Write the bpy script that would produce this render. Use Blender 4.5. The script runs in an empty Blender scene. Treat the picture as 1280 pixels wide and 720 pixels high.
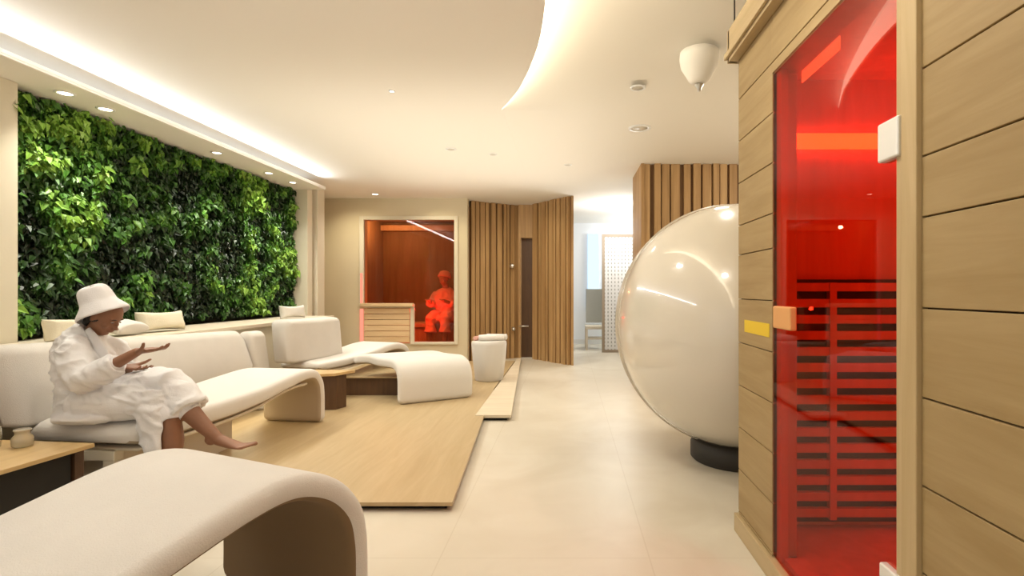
import bpy, bmesh, math, random
from mathutils import Vector, Matrix, noise
random.seed(7)
scn = bpy.context.scene
COL = scn.collection
PI = math.pi
EYE = 1.15          # camera height
CEIL = 2.60         # ceiling height

# ------------------------------------------------------------------ materials
def new_mat(name):
    m = bpy.data.materials.new(name); m.use_nodes = True
    nt = m.node_tree; return m, nt, nt.nodes['Principled BSDF']

def plain(name, col, rough=.6, bump=0, bscale=40, metal=0, coat=0, vary=.0, vscale=3, sheen=0):
    m, nt, b = new_mat(name)
    b.inputs['Base Color'].default_value = (*col, 1)
    b.inputs['Roughness'].default_value = rough
    b.inputs['Metallic'].default_value = metal
    b.inputs['Coat Weight'].default_value = coat
    if sheen: b.inputs['Sheen Weight'].default_value = sheen
    tc = nt.nodes.new('ShaderNodeTexCoord')
    if vary:
        n = nt.nodes.new('ShaderNodeTexNoise'); n.inputs['Scale'].default_value = vscale; n.inputs['Detail'].default_value = 5
        nt.links.new(tc.outputs['Object'], n.inputs['Vector'])
        r = nt.nodes.new('ShaderNodeValToRGB')
        r.color_ramp.elements[0].position = .3; r.color_ramp.elements[1].position = .7
        r.color_ramp.elements[0].color = (*[c*(1-vary) for c in col], 1)
        r.color_ramp.elements[1].color = (*[min(1, c*(1+vary*.6)) for c in col], 1)
        nt.links.new(n.outputs['Fac'], r.inputs['Fac']); nt.links.new(r.outputs['Color'], b.inputs['Base Color'])
    if bump:
        n = nt.nodes.new('ShaderNodeTexNoise'); n.inputs['Scale'].default_value = bscale; n.inputs['Detail'].default_value = 6
        nt.links.new(tc.outputs['Object'], n.inputs['Vector'])
        bp = nt.nodes.new('ShaderNodeBump'); bp.inputs['Strength'].default_value = bump; bp.inputs['Distance'].default_value = .01
        nt.links.new(n.outputs['Fac'], bp.inputs['Height']); nt.links.new(bp.outputs['Normal'], b.inputs['Normal'])
    return m

def wood(name, c1, c2, stretch=(1, 1, 12), scale=3.0, rough=.5, knots=False, bump=.15):
    """grain runs along the axis with the smallest stretch value"""
    m, nt, b = new_mat(name)
    tc = nt.nodes.new('ShaderNodeTexCoord'); mp = nt.nodes.new('ShaderNodeMapping')
    mp.inputs['Scale'].default_value = stretch
    nt.links.new(tc.outputs['Object'], mp.inputs['Vector'])
    n = nt.nodes.new('ShaderNodeTexNoise'); n.inputs['Scale'].default_value = scale; n.inputs['Detail'].default_value = 8
    n.inputs['Roughness'].default_value = .62; n.inputs['Distortion'].default_value = .6
    nt.links.new(mp.outputs['Vector'], n.inputs['Vector'])
    r = nt.nodes.new('ShaderNodeValToRGB')
    r.color_ramp.elements[0].position = .32; r.color_ramp.elements[0].color = (*c1, 1)
    r.color_ramp.elements[1].position = .68; r.color_ramp.elements[1].color = (*c2, 1)
    nt.links.new(n.outputs['Fac'], r.inputs['Fac'])
    out = r.outputs['Color']
    if knots:
        v = nt.nodes.new('ShaderNodeTexVoronoi'); v.inputs['Scale'].default_value = 1.0
        mp2 = nt.nodes.new('ShaderNodeMapping'); mp2.inputs['Scale'].default_value = (1.8, 1.8, 3.2)
        nt.links.new(tc.outputs['Object'], mp2.inputs['Vector']); nt.links.new(mp2.outputs['Vector'], v.inputs['Vector'])
        kr = nt.nodes.new('ShaderNodeValToRGB')
        kr.color_ramp.elements[0].position = .02; kr.color_ramp.elements[0].color = (.45, .3, .16, 1)
        kr.color_ramp.elements[1].position = .06; kr.color_ramp.elements[1].color = (1, 1, 1, 1)
        nt.links.new(v.outputs['Distance'], kr.inputs['Fac'])
        mx = nt.nodes.new('ShaderNodeMix'); mx.data_type = 'RGBA'; mx.blend_type = 'MULTIPLY'; mx.inputs[0].default_value = .8
        nt.links.new(out, mx.inputs[6]); nt.links.new(kr.outputs['Color'], mx.inputs[7]); out = mx.outputs[2]
    nt.links.new(out, b.inputs['Base Color'])
    b.inputs['Roughness'].default_value = rough
    bp = nt.nodes.new('ShaderNodeBump'); bp.inputs['Strength'].default_value = bump; bp.inputs['Distance'].default_value = .004
    nt.links.new(n.outputs['Fac'], bp.inputs['Height']); nt.links.new(bp.outputs['Normal'], b.inputs['Normal'])
    return m

def emit(name, col, s):
    m = bpy.data.materials.new(name); m.use_nodes = True; nt = m.node_tree
    nt.nodes.remove(nt.nodes['Principled BSDF'])
    e = nt.nodes.new('ShaderNodeEmission'); e.inputs['Color'].default_value = (*col, 1); e.inputs['Strength'].default_value = s
    nt.links.new(e.outputs[0], nt.nodes['Material Output'].inputs['Surface']); return m

def glass(name, tint, refl=1.0):
    m = bpy.data.materials.new(name); m.use_nodes = True; nt = m.node_tree
    nt.nodes.remove(nt.nodes['Principled BSDF'])
    t = nt.nodes.new('ShaderNodeBsdfTransparent'); t.inputs['Color'].default_value = (*tint, 1)
    g = nt.nodes.new('ShaderNodeBsdfGlossy'); g.inputs['Roughness'].default_value = .01; g.inputs['Color'].default_value = (refl, refl, refl, 1)
    f = nt.nodes.new('ShaderNodeFresnel'); 
    ge = nt.nodes.new('ShaderNodeNewGeometry'); mm = nt.nodes.new('ShaderNodeMath'); mm.operation = 'MULTIPLY_ADD'
    nt.links.new(ge.outputs['Backfacing'], mm.inputs[0]); mm.inputs[1].default_value = 1/1.5-1.5; mm.inputs[2].default_value = 1.5
    nt.links.new(mm.outputs[0], f.inputs['IOR'])
    mx = nt.nodes.new('ShaderNodeMixShader')
    nt.links.new(f.outputs[0], mx.inputs[0]); nt.links.new(t.outputs[0], mx.inputs[1]); nt.links.new(g.outputs[0], mx.inputs[2])
    nt.links.new(mx.outputs[0], nt.nodes['Material Output'].inputs['Surface']); return m

M = {}
M['ceiling'] = plain('ceiling_plaster', (.86, .825, .755), .9, bump=.03, bscale=60)
M['plaster'] = plain('wall_plaster', (.72, .66, .52), .85, bump=.05, bscale=60)
M['plaster_far'] = plain('far_wall_plaster', (.69, .60, .42), .8, bump=.05, bscale=60, vary=.05, vscale=1)
M['white_wall'] = plain('white_wall', (.86, .88, .9), .8)
M['fabric'] = plain('cream_upholstery', (.66, .62, .565), .92, bump=.25, bscale=220, vary=.04, vscale=6, sheen=.2)
M['fabric_white'] = plain('white_upholstery', (.72, .685, .63), .92, bump=.25, bscale=220, sheen=.2)
M['deep_under_shade'] = plain('underside_shade_brown', (.22, .14, .07), .9)  # dark brown paints the shade under the nearest lounger
M['under_shade'] = plain('underside_shade_grey', (.42, .34, .24), .9)  # grey brown paints the shade beneath the other loungers
M['pillow'] = plain('pillow_linen', (.80, .74, .58), .9, bump=.3, bscale=160)
M['robe'] = plain('terry_cotton', (.86, .84, .83), .95, bump=.5, bscale=260, sheen=.3)
M['robe_red_lit'] = plain('red_lit_terry_cotton', (.78, .34, .27), .95)  # red sauna light tinted into the guest's robe and cap
M['skin'] = plain('skin', (.27, .125, .066), .5, bump=.05, bscale=120, vary=.08, vscale=12)
M['skin2'] = plain('skin_sauna_guest', (.45, .25, .16), .5)
M['hair'] = plain('black_hair', (.012, .009, .008), .6, bump=.4, bscale=90)
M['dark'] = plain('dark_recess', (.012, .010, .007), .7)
M['rubber'] = plain('black_plinth', (.03, .025, .02), .6)
M['gap'] = plain('groove_shadow', (.055, .03, .012), .9)
M['pod'] = plain('pod_gloss_shell', (.74, .685, .585), .22, coat=.9)
M['pod'].node_tree.nodes['Principled BSDF'].inputs['Coat Roughness'].default_value = .04
M['podrim'] = plain('pod_rim_shell', (.60, .53, .42), .3, coat=.5)
M['pine_x'] = wood('pine_cladding', (.315, .21, .083), (.40, .285, .132), (14, 1.2, 14), 1.3, .55, knots=True)
M['pine_z'] = wood('pine_frame', (.44, .315, .15), (.54, .405, .22), (14, 14, 1.0), 1.3, .5)
M['pine_y'] = wood('pine_cornice', (.43, .315, .16), (.53, .405, .23), (14, 1.0, 14), 1.3, .5)
M['deck'] = wood('deck_timber', (.44, .32, .165), (.52, .395, .225), (10, 1.0, 10), 1.4, .38, bump=.05)
M['deck_side'] = wood('deck_edge_timber', (.62, .52, .38), (.72, .62, .46), (1, 10, 10), 1.4, .5)
M['table'] = wood('oak_table_top', (.50, .33, .14), (.64, .45, .21), (8, 1, 8), 1.6, .35)
M['walnut'] = wood('dark_brown_veneer', (.075, .035, .014), (.12, .06, .025), (8, 8, 1), 2, .5)
M['sauna_brown'] = wood('brown_sauna_lining', (.27, .15, .065), (.35, .20, .095), (6, 6, .6), 1.5, .6)
M['slat'] = wood('vertical_oak_slat', (.34, .19, .072), (.57, .36, .16), (9, 9, .35), 1.5, .55)
M['slat_dark'] = wood('brown_slat_edge', (.15, .075, .028), (.24, .13, .05), (9, 9, .35), 1.5, .6)
M['inner'] = wood('interior_spruce', (.52, .30, .14), (.66, .42, .22), (8, 8, .8), 1.6, .6)
M['slats_light'] = wood('pale_bench_slats', (.70, .50, .28), (.82, .62, .38), (1, 8, 8), 1.6, .5)
M['chrome'] = plain('brushed_steel', (.75, .75, .73), .3, metal=1)
M['plate'] = plain('satin_hinge_plate', (.78, .77, .73), .35, metal=.3)
M['yellow'] = plain('yellow_sticker', (.75, .52, .02), .5)
M['handle_wood'] = plain('orange_wood_grip', (.72, .36, .13), .5)
M['glow'] = emit('warm_led', (1.0, .86, .62), 9)
M['glow_cool'] = emit('cove_led', (.95, .97, 1.0), 2.5)
M['lamp'] = emit('downlight_lens', (1.0, .86, .62), 14)
M['lamp_off'] = plain('downlight_lens_dim', (.62, .58, .5), .4)
M['red_led'] = emit('red_led', (1.0, .07, .012), 14)
M['salmon_glow'] = emit('salmon_panel', (1.0, .28, .14), 2.2)
M['red_glass'] = glass('tinted_red_glass', (.95, .42, .30), .35)
M['brown_glass'] = glass('bronze_glass', (.95, .72, .56), .4)
M['clear_glass'] = glass('clear_glass', (.96, .95, .91), 1)
b_ = M['clear_glass'] = plain('frosted_candle_glass', (.78, .70, .52), .12, coat=.8)
b_.node_tree.nodes['Principled BSDF'].inputs['Transmission Weight'].default_value = .55
M['grey_fabric'] = plain('grey_fabric', (.42, .42, .38), .9)
M['white_metal'] = plain('white_lacquer', (.8, .8, .78), .4)
M['pale_timber'] = plain('pale_timber', (.66, .58, .45), .5)
M['lattice_frame'] = plain('taupe_frame', (.36, .29, .21), .6)
M['wax'] = plain('candle_wax', (.85, .78, .62), .6)
M['petal'] = plain('pink_cloth', (.75, .42, .34), .8)
M['towel'] = plain('towel_cotton', (.86, .82, .76), .95, bump=.6, bscale=200)

# floor: large pale stone slabs, soft veins, faint joints
def floor_mat():
    m, nt, b = new_mat('pale_stone_floor')
    tc = nt.nodes.new('ShaderNodeTexCoord')
    n = nt.nodes.new('ShaderNodeTexNoise'); n.inputs['Scale'].default_value = 1.6; n.inputs['Detail'].default_value = 9; n.inputs['Distortion'].default_value = 1.2
    nt.links.new(tc.outputs['Object'], n.inputs['Vector'])
    r = nt.nodes.new('ShaderNodeValToRGB')
    e = r.color_ramp.elements
    e[0].position = .3; e[0].color = (.60, .54, .43, 1); e[1].position = .72; e[1].color = (.68, .63, .525, 1)
    nt.links.new(n.outputs['Fac'], r.inputs['Fac'])
    br = nt.nodes.new('ShaderNodeTexBrick'); br.inputs['Scale'].default_value = 1.0
    br.offset = 0.0; br.inputs['Mortar Size'].default_value = .003; br.inputs['Brick Width'].default_value = .9; br.inputs['Row Height'].default_value = 1.4
    br.inputs['Color1'].default_value = (1, 1, 1, 1); br.inputs['Color2'].default_value = (.985, .98, .975, 1); br.inputs['Mortar'].default_value = (.90, .88, .85, 1)
    nt.links.new(tc.outputs['Object'], br.inputs['Vector'])
    mx = nt.nodes.new('ShaderNodeMix'); mx.data_type = 'RGBA'; mx.blend_type = 'MULTIPLY'; mx.inputs[0].default_value = 1
    nt.links.new(r.outputs['Color'], mx.inputs[6]); nt.links.new(br.outputs['Color'], mx.inputs[7])
    nt.links.new(mx.outputs[2], b.inputs['Base Color'])
    b.inputs['Roughness'].default_value = .38
    b.inputs['Specular IOR Level'].default_value = .4
    return m
M['floor'] = floor_mat()

def leaf_mat():
    m, nt, b = new_mat('ivy_leaves')
    at = nt.nodes.new('ShaderNodeAttribute'); at.attribute_name = 'tone'
    r = nt.nodes.new('ShaderNodeValToRGB'); e = r.color_ramp.elements
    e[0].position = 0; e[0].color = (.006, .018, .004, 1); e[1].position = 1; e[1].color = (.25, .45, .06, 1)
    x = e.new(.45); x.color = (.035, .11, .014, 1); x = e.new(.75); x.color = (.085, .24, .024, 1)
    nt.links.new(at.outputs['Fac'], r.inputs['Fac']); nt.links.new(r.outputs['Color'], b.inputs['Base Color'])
    b.inputs['Roughness'].default_value = .42
    return m
M['leaf'] = leaf_mat()
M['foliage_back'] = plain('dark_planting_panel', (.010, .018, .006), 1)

# ------------------------------------------------------------------ mesh helpers
class MB:
    def __init__(s): s.v = []; s.f = []; s.m = []; s.sm = []
    def add(s, vs, fs, mi=0, smooth=False):
        o = len(s.v); s.v += [Vector(v) for v in vs]
        s.f += [tuple(i+o for i in f) for f in fs]; s.m += [mi]*len(fs); s.sm += [smooth]*len(fs); return s
    def box(s, x0, x1, y0, y1, z0, z1, mi=0, rot=None, pivot=None):
        vs = [Vector((x, y, z)) for z in (z0, z1) for y in (y0, y1) for x in (x0, x1)]
        if rot is not None:
            p = Vector(pivot) if pivot else Vector(((x0+x1)/2, (y0+y1)/2, (z0+z1)/2))
            vs = [rot @ (v-p) + p for v in vs]
        return s.add(vs, [(0,2,3,1),(4,5,7,6),(0,1,5,4),(2,6,7,3),(0,4,6,2),(1,3,7,5)], mi)
    def rings(s, rings, caps=True, mi=0, smooth=True, closed=True):
        n = len(rings[0]); vs = [p for r in rings for p in r]; fs = []
        for i in range(len(rings)-1):
            for j in range(n if closed else n-1):
                k = (j+1) % n
                fs.append((i*n+j, i*n+k, (i+1)*n+k, (i+1)*n+j))
        if caps:
            fs.append(tuple(range(n-1, -1, -1))); fs.append(tuple((len(rings)-1)*n+j for j in range(n)))
        return s.add(vs, fs, mi, smooth)
    def tube(s, pts, radii, n=16, mi=0, flat=None, up=(0, 0, 1)):
        """tube along pts; radii float or (a,b) elliptical (a along side vector, b along the other)"""
        pts = [Vector(p) for p in pts]; R = []
        for i, p in enumerate(pts):
            t = (pts[min(i+1, len(pts)-1)] - pts[max(i-1, 0)]).normalized()
            u = Vector(up)
            if abs(t.dot(u)) > .95: u = Vector((1, 0, 0)) if abs(t.x) < .9 else Vector((0, 1, 0))
            a = t.cross(u).normalized(); b = a.cross(t).normalized()
            r = radii[i] if isinstance(radii, (list, tuple)) and len(radii) == len(pts) else radii
            ra, rb = r if isinstance(r, (list, tuple)) else (r, r)
            R.append([p + a*ra*math.cos(2*PI*k/n) + b*rb*math.sin(2*PI*k/n) for k in range(n)])
        return s.rings(R, True, mi)
    def lathe(s, prof, c, n=32, mi=0, axis=None, caps=True):
        c = Vector(c); q = Vector((0, 0, 1)).rotation_difference(Vector(axis)) if axis else None
        R = []
        for r, z in prof:
            ring = []
            for k in range(n):
                v = Vector((r*math.cos(2*PI*k/n), r*math.sin(2*PI*k/n), z))
                if q: v = q @ v
                ring.append(c+v)
            R.append(ring)
        return s.rings(R, caps, mi)
    def ellipsoid(s, c, r, rot=None, n=20, mi=0, e=1.0):
        c = Vector(c); R = []
        def sp(x): return math.copysign(abs(x)**e, x)
        for i in range(1, n):
            a = -PI/2 + PI*i/n; ring = []
            for k in range(n*2):
                b = PI*k/n
                v = Vector((r[0]*sp(math.cos(a))*sp(math.cos(b)), r[1]*sp(math.cos(a))*sp(math.sin(b)), r[2]*sp(math.sin(a))))
                if rot is not None: v = rot @ v
                ring.append(c+v)
            R.append(ring)
        return s.rings(R, True, mi)

def finish(name, mb, mats, parent=None, bevel=0, origin=None, subsurf=0, segs=3):
    if not isinstance(mats, (list, tuple)): mats = [mats]
    if parent is not None: o0 = Vector(parent['_o'])
    elif origin is not None: o0 = Vector(origin)
    else:
        xs = [v.x for v in mb.v]; ys = [v.y for v in mb.v]; zs = [v.z for v in mb.v]
        o0 = Vector(((min(xs)+max(xs))/2, (min(ys)+max(ys))/2, min(zs)))
    me = bpy.data.meshes.new(name); me.from_pydata([v-o0 for v in mb.v], [], mb.f)
    for m in mats: me.materials.append(m)
    for i, p in enumerate(me.polygons):
        p.material_index = mb.m[i]; p.use_smooth = mb.sm[i]
    me.update()
    bm = bmesh.new(); bm.from_mesh(me); bmesh.ops.recalc_face_normals(bm, faces=bm.faces[:]); bm.to_mesh(me); bm.free()
    o = bpy.data.objects.new(name, me); COL.objects.link(o); o['_o'] = tuple(o0)
    if parent is not None: o.parent = parent
    else: o.location = o0
    if bevel:
        b = o.modifiers.new('bevel', 'BEVEL'); b.width = bevel; b.segments = segs; b.limit_method = 'ANGLE'; b.angle_limit = math.radians(35); b.harden_normals = False
        for p in me.polygons: p.use_smooth = True
        if len(mb.f) < 3000:
            w = o.modifiers.new('wn', 'WEIGHTED_NORMAL'); w.keep_sharp = False
    if subsurf:
        u = o.modifiers.new('sub', 'SUBSURF'); u.levels = subsurf; u.render_levels = subsurf
    return o

def tag(o, label=None, cat=None, group=None, kind=None):
    if label: o['label'] = label
    if cat: o['category'] = cat
    if group: o['group'] = group
    if kind: o['kind'] = kind
    return o
def thing(name, label, cat, loc, group=None):
    o = bpy.data.objects.new(name, None); o.empty_display_size = .1; COL.objects.link(o)
    o.location = loc; o['_o'] = tuple(loc); return tag(o, label, cat, group)
def struct(name, mb, mats, **k): return tag(finish(name, mb, mats, **k), kind='structure')

def remeshed(name, mb, mat, parent, voxel, smooth=6, disp=None):
    """union of overlapping closed shapes as ONE continuous skin"""
    o = finish(name, mb, mat, parent)
    r = o.modifiers.new('r', 'REMESH'); r.mode = 'VOXEL'; r.voxel_size = voxel; r.use_smooth_shade = True
    s = o.modifiers.new('s', 'SMOOTH'); s.factor = .5; s.iterations = smooth
    bpy.context.view_layer.update()
    dg = bpy.context.evaluated_depsgraph_get(); me = bpy.data.meshes.new_from_object(o.evaluated_get(dg))
    o.modifiers.clear(); o.data = me
    me.materials.clear(); me.materials.append(mat)
    if disp:
        o0 = Vector(parent['_o']) if parent else Vector(o['_o'])
        nor = [v.normal.copy() for v in me.vertices]
        for v, n in zip(me.vertices, nor):
            v.co += n*disp(v.co+o0, n)
    for p in me.polygons: p.use_smooth = True
    me.update(); return o

def catmull(pts, per=10):
    P = [Vector(p) for p in pts]; P = [2*P[0]-P[1]] + P + [2*P[-1]-P[-2]]; out = []
    for i in range(1, len(P)-2):
        a, b, c, d = P[i-1:i+3]
        for k in range(per):
            t = k/per
            out.append(.5*((2*b) + (c-a)*t + (2*a-5*b+4*c-d)*t*t + (3*b-a-3*c+d)*t**3))
    out.append(P[-2]); return out

def sweep(path, W, T, origin, d, rad=.03, offset=0, K=5, lat=0, taper=.02, under_shade=False):
    """rounded-rectangle ribbon swept on a side-view path [(u, z)] ; u runs back from the leg along -d"""
    mb = MB(); d = Vector((d[0], d[1], 0)).normalized(); wv = Vector((d.y, -d.x, 0)); O = Vector(origin)
    pp = catmull([(u, z, 0) for u, z in path], 8); R = []
    n = len(pp)
    for i, p in enumerate(pp):
        t = (pp[min(i+1, n-1)] - pp[max(i-1, 0)]).normalized(); nn = Vector((t.y, -t.x, 0))     # normal in (u,z)
        Ti = T(i/(n-1)) if callable(T) else T
        e = min(i, n-1-i)
        sh = {0: .035, 1: .012, 2: .003}.get(e, 0)*(taper/.02)
        Wi = W(i/(n-1)) if callable(W) else W
        w = Wi/2 - sh; h = Ti/2 - sh*.8; r = min(rad, h*.98)
        c2 = p + nn*offset
        # outline of the section: (across, normal)
        ring = []
        for (sx, sy, a0) in ((1, 1, 0), (-1, 1, 90), (-1, -1, 180), (1, -1, 270)):
            for k in range(K+1):
                a = math.radians(a0 + 90*k/K)
                ring.append((sx*(w-r)+r*math.cos(a), sy*(h-r)+r*math.sin(a)))
        R.append([O - d*(c2.x+nn.x*b) + Vector((0, 0, c2.y+nn.y*b)) + wv*(a+lat*max(0, p.x)**1.5) for a, b in ring])
    mb.rings(R)
    if under_shade:
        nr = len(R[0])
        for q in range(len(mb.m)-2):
            if 2 <= q % nr <= 8: mb.m[q] = 1  # inner and underside faces take the painted shade colour
    return mb

def pillow(name, c, w, h, t, rotm, mat, label, group=None, cat='cushion', n=22):
    mb = MB(); c = Vector(c); R = []
    vs = []; fs = []
    for side in (1, -1):
        base = len(vs)
        for i in range(n+1):
            for j in range(n+1):
                a = -1+2*i/n; b = -1+2*j/n
                k = (1-a**4)**.5*(1-b**4)**.5
                pin = 1-.26*(1-a*a)*abs(b)**3; pin2 = 1-.10*(1-b*b)*abs(a)**3
                x = a*w/2*pin2; z = b*h/2*pin; y = side*t/2*max(k, 0)**.8
                wr = noise.noise(Vector((x*9+c.x, z*9, side*3+c.y)))*.008*k
                vs.append(c + rotm @ Vector((x, y+wr, z)))
        for i in range(n):
            for j in range(n):
                q = [base+i*(n+1)+j, base+(i+1)*(n+1)+j, base+(i+1)*(n+1)+j+1, base+i*(n+1)+j+1]
                fs.append(tuple(q if side > 0 else q[::-1]))
    mb.add(vs, fs, 0, True)
    o = finish(name, mb, mat)
    bm = bmesh.new(); bm.from_mesh(o.data); bmesh.ops.remove_doubles(bm, verts=bm.verts, dist=.0005); bmesh.ops.recalc_face_normals(bm, faces=bm.faces[:]); bm.to_mesh(o.data); bm.free()
    return tag(o, label, cat, group)
def R3(x=0, y=0, z=0):
    return (Matrix.Rotation(math.radians(z), 3, 'Z') @ Matrix.Rotation(math.radians(y), 3, 'Y') @ Matrix.Rotation(math.radians(x), 3, 'X'))

# ------------------------------------------------------------------ camera
cam = bpy.data.cameras.new('camera'); co = bpy.data.objects.new('camera', cam); COL.objects.link(co)
cam.sensor_width = 36; cam.lens = 18.0; cam.shift_x = -70/1280; cam.shift_y = 3/1280; cam.clip_start = .05
co.location = (0, 0, EYE); co.rotation_euler = (PI/2, 0, 0); scn.camera = co

# ------------------------------------------------------------------ room shell
struct('floor', MB().box(-4.3, 5, -2.5, 12.5, -.1, 0), M['floor'])

# ceiling: flat plane with one curved lifted lip, lit by a hidden strip
LIP = [(-2.5, -.9), (0, -.30), (1.0, -.13), (1.8, -.07), (2.5, -.105), (2.85, -.145), (3.1, -.19), (3.4, -.265), (3.7, -.355), (3.95, -.46), (4.1, -.53)]
def lipx(y):
    for (a, xa), (b, xb) in zip(LIP, LIP[1:]):
        if y <= b:
            t = (y-a)/(b-a); return xa+(xb-xa)*t
    return LIP[-1][1]
def lipd(y): return 0 if y >= 4.08 else .20*min(1, (4.08-y)/1.5)**.75
def build_ceiling():
    ys = [-2.5, -1.5, -.5, .2] + [.5+.15*i for i in range(20)]
    ys = [y for y in ys if y < 3.3] + [3.3+.05*i for i in range(18)] + [4.6, 6, 8, 9, 12.5]
    offs = [0, .03, .08, .15, .25, .4, .6, .85, 1.1, 1.4]
    V = []; F = []; strip = []; SF = []; nc = 2+len(offs)+1
    for y in ys:
        x = lipx(y); d = lipd(y)
        row = [(-4.3, y, CEIL), (x, y, CEIL)]
        for o in offs:
            t = min(1, o/1.4); s = (1-t*t*(3-2*t))
            row.append((x+o+ (.0008 if o == 0 else 0), y, CEIL+d*s))
        row.append((5, y, CEIL)); V += row
    for i in range(len(ys)-1):
        for j in range(nc-1):
            if j == 1: continue
            F.append((i*nc+j, i*nc+j+1, (i+1)*nc+j+1, (i+1)*nc+j))
    me_c = MB().add(V, F, 0, True)
    struct('ceiling', me_c, M['ceiling'], origin=(0, 0, CEIL))
    vs = []
    for y in ys:
        x = lipx(y)+.001; d = lipd(y); vs += [(x, y, CEIL), (x, y, CEIL+d)]
    fs = [(2*i, 2*i+1, 2*i+3, 2*i+2) for i in range(len(ys)-1) if lipd(ys[i]) > 0 or lipd(ys[i+1]) > 0]
    struct('trim_1', MB().add(vs, fs), M['glow'], origin=(0, 0, CEIL))
    # roof slab above so no daylight leaks in
build_ceiling()
struct('wall_left', MB().box(-4.35, -4.25, -2.5, 12.5, 0, 2.9), M['plaster'])
struct('wall_left_lower', MB().box(-4.25, -3.66, -2.5, 3.3, 0, 2.9), M['plaster'])
struct('wall_right', MB().box(4.6, 4.75, -2.5, 12.5, 0, 2.9), M['plaster'])
# far wall with the sauna opening (x -3.21..-1.79 / low part x -2.46..-1.79)
FY = 8.07
fw = MB()
fw.box(-4.3, -3.21, FY, FY+.12, 0, CEIL); fw.box(-3.21, -1.79, FY, FY+.12, 2.26, CEIL)
fw.box(-1.79, -1.585, FY, FY+.12, 0, CEIL); fw.box(-3.21, -2.46, FY, FY+.12, 0, .32)
fw.box(-2.46, -1.79, FY, FY+.12, 0, .32)
struct('wall_far', fw, M['plaster_far'])
# far white room beyond the passage
struct('wall_far_white', MB().box(-1.5, 4.6, 11.0, 11.1, 0, CEIL), M['white_wall'])
struct('wall_passage_left', MB().box(-1.6, -1.5, 8.6, 11.0, 0, CEIL), M['white_wall'])
struct('trim_2', MB().box(-1.5, 4.6, 10.96, 11.0, 0, .10), M['white_metal'])

# soffit over the planting with a hidden led behind its lip
so = MB(); so.box(-4.25, -3.18, -2.5, 6.72, 2.47, 2.485); so.box(-3.22, -3.18, -2.5, 6.72, 2.485, 2.51)
struct('ceiling_soffit', so, M['ceiling'], bevel=.004)
struct('trim_3', MB().box(-3.40, -3.36, -1.5, 6.6, 2.487, 2.50), M['glow_cool'])
# pilasters that frame the planting
struct('wall_left_column', MB().box(-3.66, -3.50, 2.55, 3.26, 0, 2.47), M['plaster'], bevel=.006)
pl = MB(); pl.box(-4.25, -3.42, 6.72, 6.85, 0, CEIL); pl.box(-4.25, -3.40, 6.95, 7.15, 0, CEIL); pl.box(-4.25, -3.52, 6.8, 7.0, 0, CEIL)
pl.box(-4.25, -3.62, 7.15, 7.5, 0, CEIL)
struct('wall_left_return', pl, M['plaster'], bevel=.006)

# ledge behind the sofa
ld = MB(); ld.box(-3.65, -3.12, 3.27, 6.70, 0, .78).box(-3.49, -3.12, 2.3, 3.27, 0, .78)
ledge = MB(); ledge.box(-3.65, -3.06, 3.27, 6.70, .78, .82).box(-3.49, -3.06, 2.3, 3.27, .78, .82)
t = thing('planter_ledge', 'long cream ledge behind the sofa at the foot of the green wall', 'ledge', (-3.6, 4.5, 0))
finish('front_panel', ld, M['plaster'], t); finish('top_board', ledge, M['pale_timber'], t, bevel=.008)

# ------------------------------------------------------------------ living green wall
def green_wall():
    rnd = random.Random(3)
    y0, y1, z0, z1 = 3.24, 6.74, .84, 2.47
    V = []; F = []; T = []
    def fld(y, z, s, o): return noise.noise(Vector((y*s+o, z*s, o*1.7)))
    N = 30000
    for i in range(N):
        y = rnd.uniform(y0, y1); z = rnd.uniform(z0+.05, z1)
        big = fld(y, z, 1.1, 5.1)*.75 + fld(y, z, 3.0, 1.3)*.75
        small = fld(y, z, 8.0, 9.2)
        depth = .05 + .07*(big+.5) + .055*small + rnd.uniform(-.03, .03)
        lay = rnd.random()
        x = -3.70 + max(.01, depth*(.35+.75*lay)) + .02
        sz = rnd.uniform(.024, .052)*(1+.5*max(0, small))
        # leaf frame: normal tilts outward & up
        nrm = Vector((1, rnd.gauss(0, .55), rnd.gauss(.35, .45))).normalized()
        tip = Vector((rnd.uniform(-.1, .3), rnd.gauss(0, .7), -1)); tip = (tip - nrm*tip.dot(nrm)).normalized()
        sd = nrm.cross(tip); c = Vector((x, y, z)); b = len(V); w = sz*rnd.uniform(.7, .95)
        fold = sz*.22
        V += [c, c+sd*w*.55+tip*sz*.15+nrm*fold, c+sd*w*.32+tip*sz*.75+nrm*fold*.6, c+tip*sz*1.25-nrm*fold*.3,
              c-sd*w*.32+tip*sz*.75+nrm*fold*.6, c-sd*w*.55+tip*sz*.15+nrm*fold]
        F += [(b, b+1, b+2, b+3), (b, b+3, b+4, b+5)]
        tone = .33 + .85*big + .75*small + .35*(lay-.5) + rnd.uniform(-.16, .16)  # light clumps and shaded hollows put into the leaf colour
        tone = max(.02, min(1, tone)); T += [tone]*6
    me = bpy.data.meshes.new('foliage'); me.from_pydata([v-Vector((-3.6, 5, .84)) for v in V], [], F)
    a = me.attributes.new('tone', 'FLOAT', 'POINT'); a.data.foreach_set('value', T)
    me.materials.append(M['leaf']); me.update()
    root = thing('living_wall', 'dense green living wall of small leaves filling the left side of the room', 'plant wall', (-3.6, 5, .84))
    o = bpy.data.objects.new('foliage', me); COL.objects.link(o); o.parent = root; o['kind'] = 'stuff'
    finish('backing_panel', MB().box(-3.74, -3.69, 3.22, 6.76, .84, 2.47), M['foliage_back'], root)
green_wall()

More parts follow.
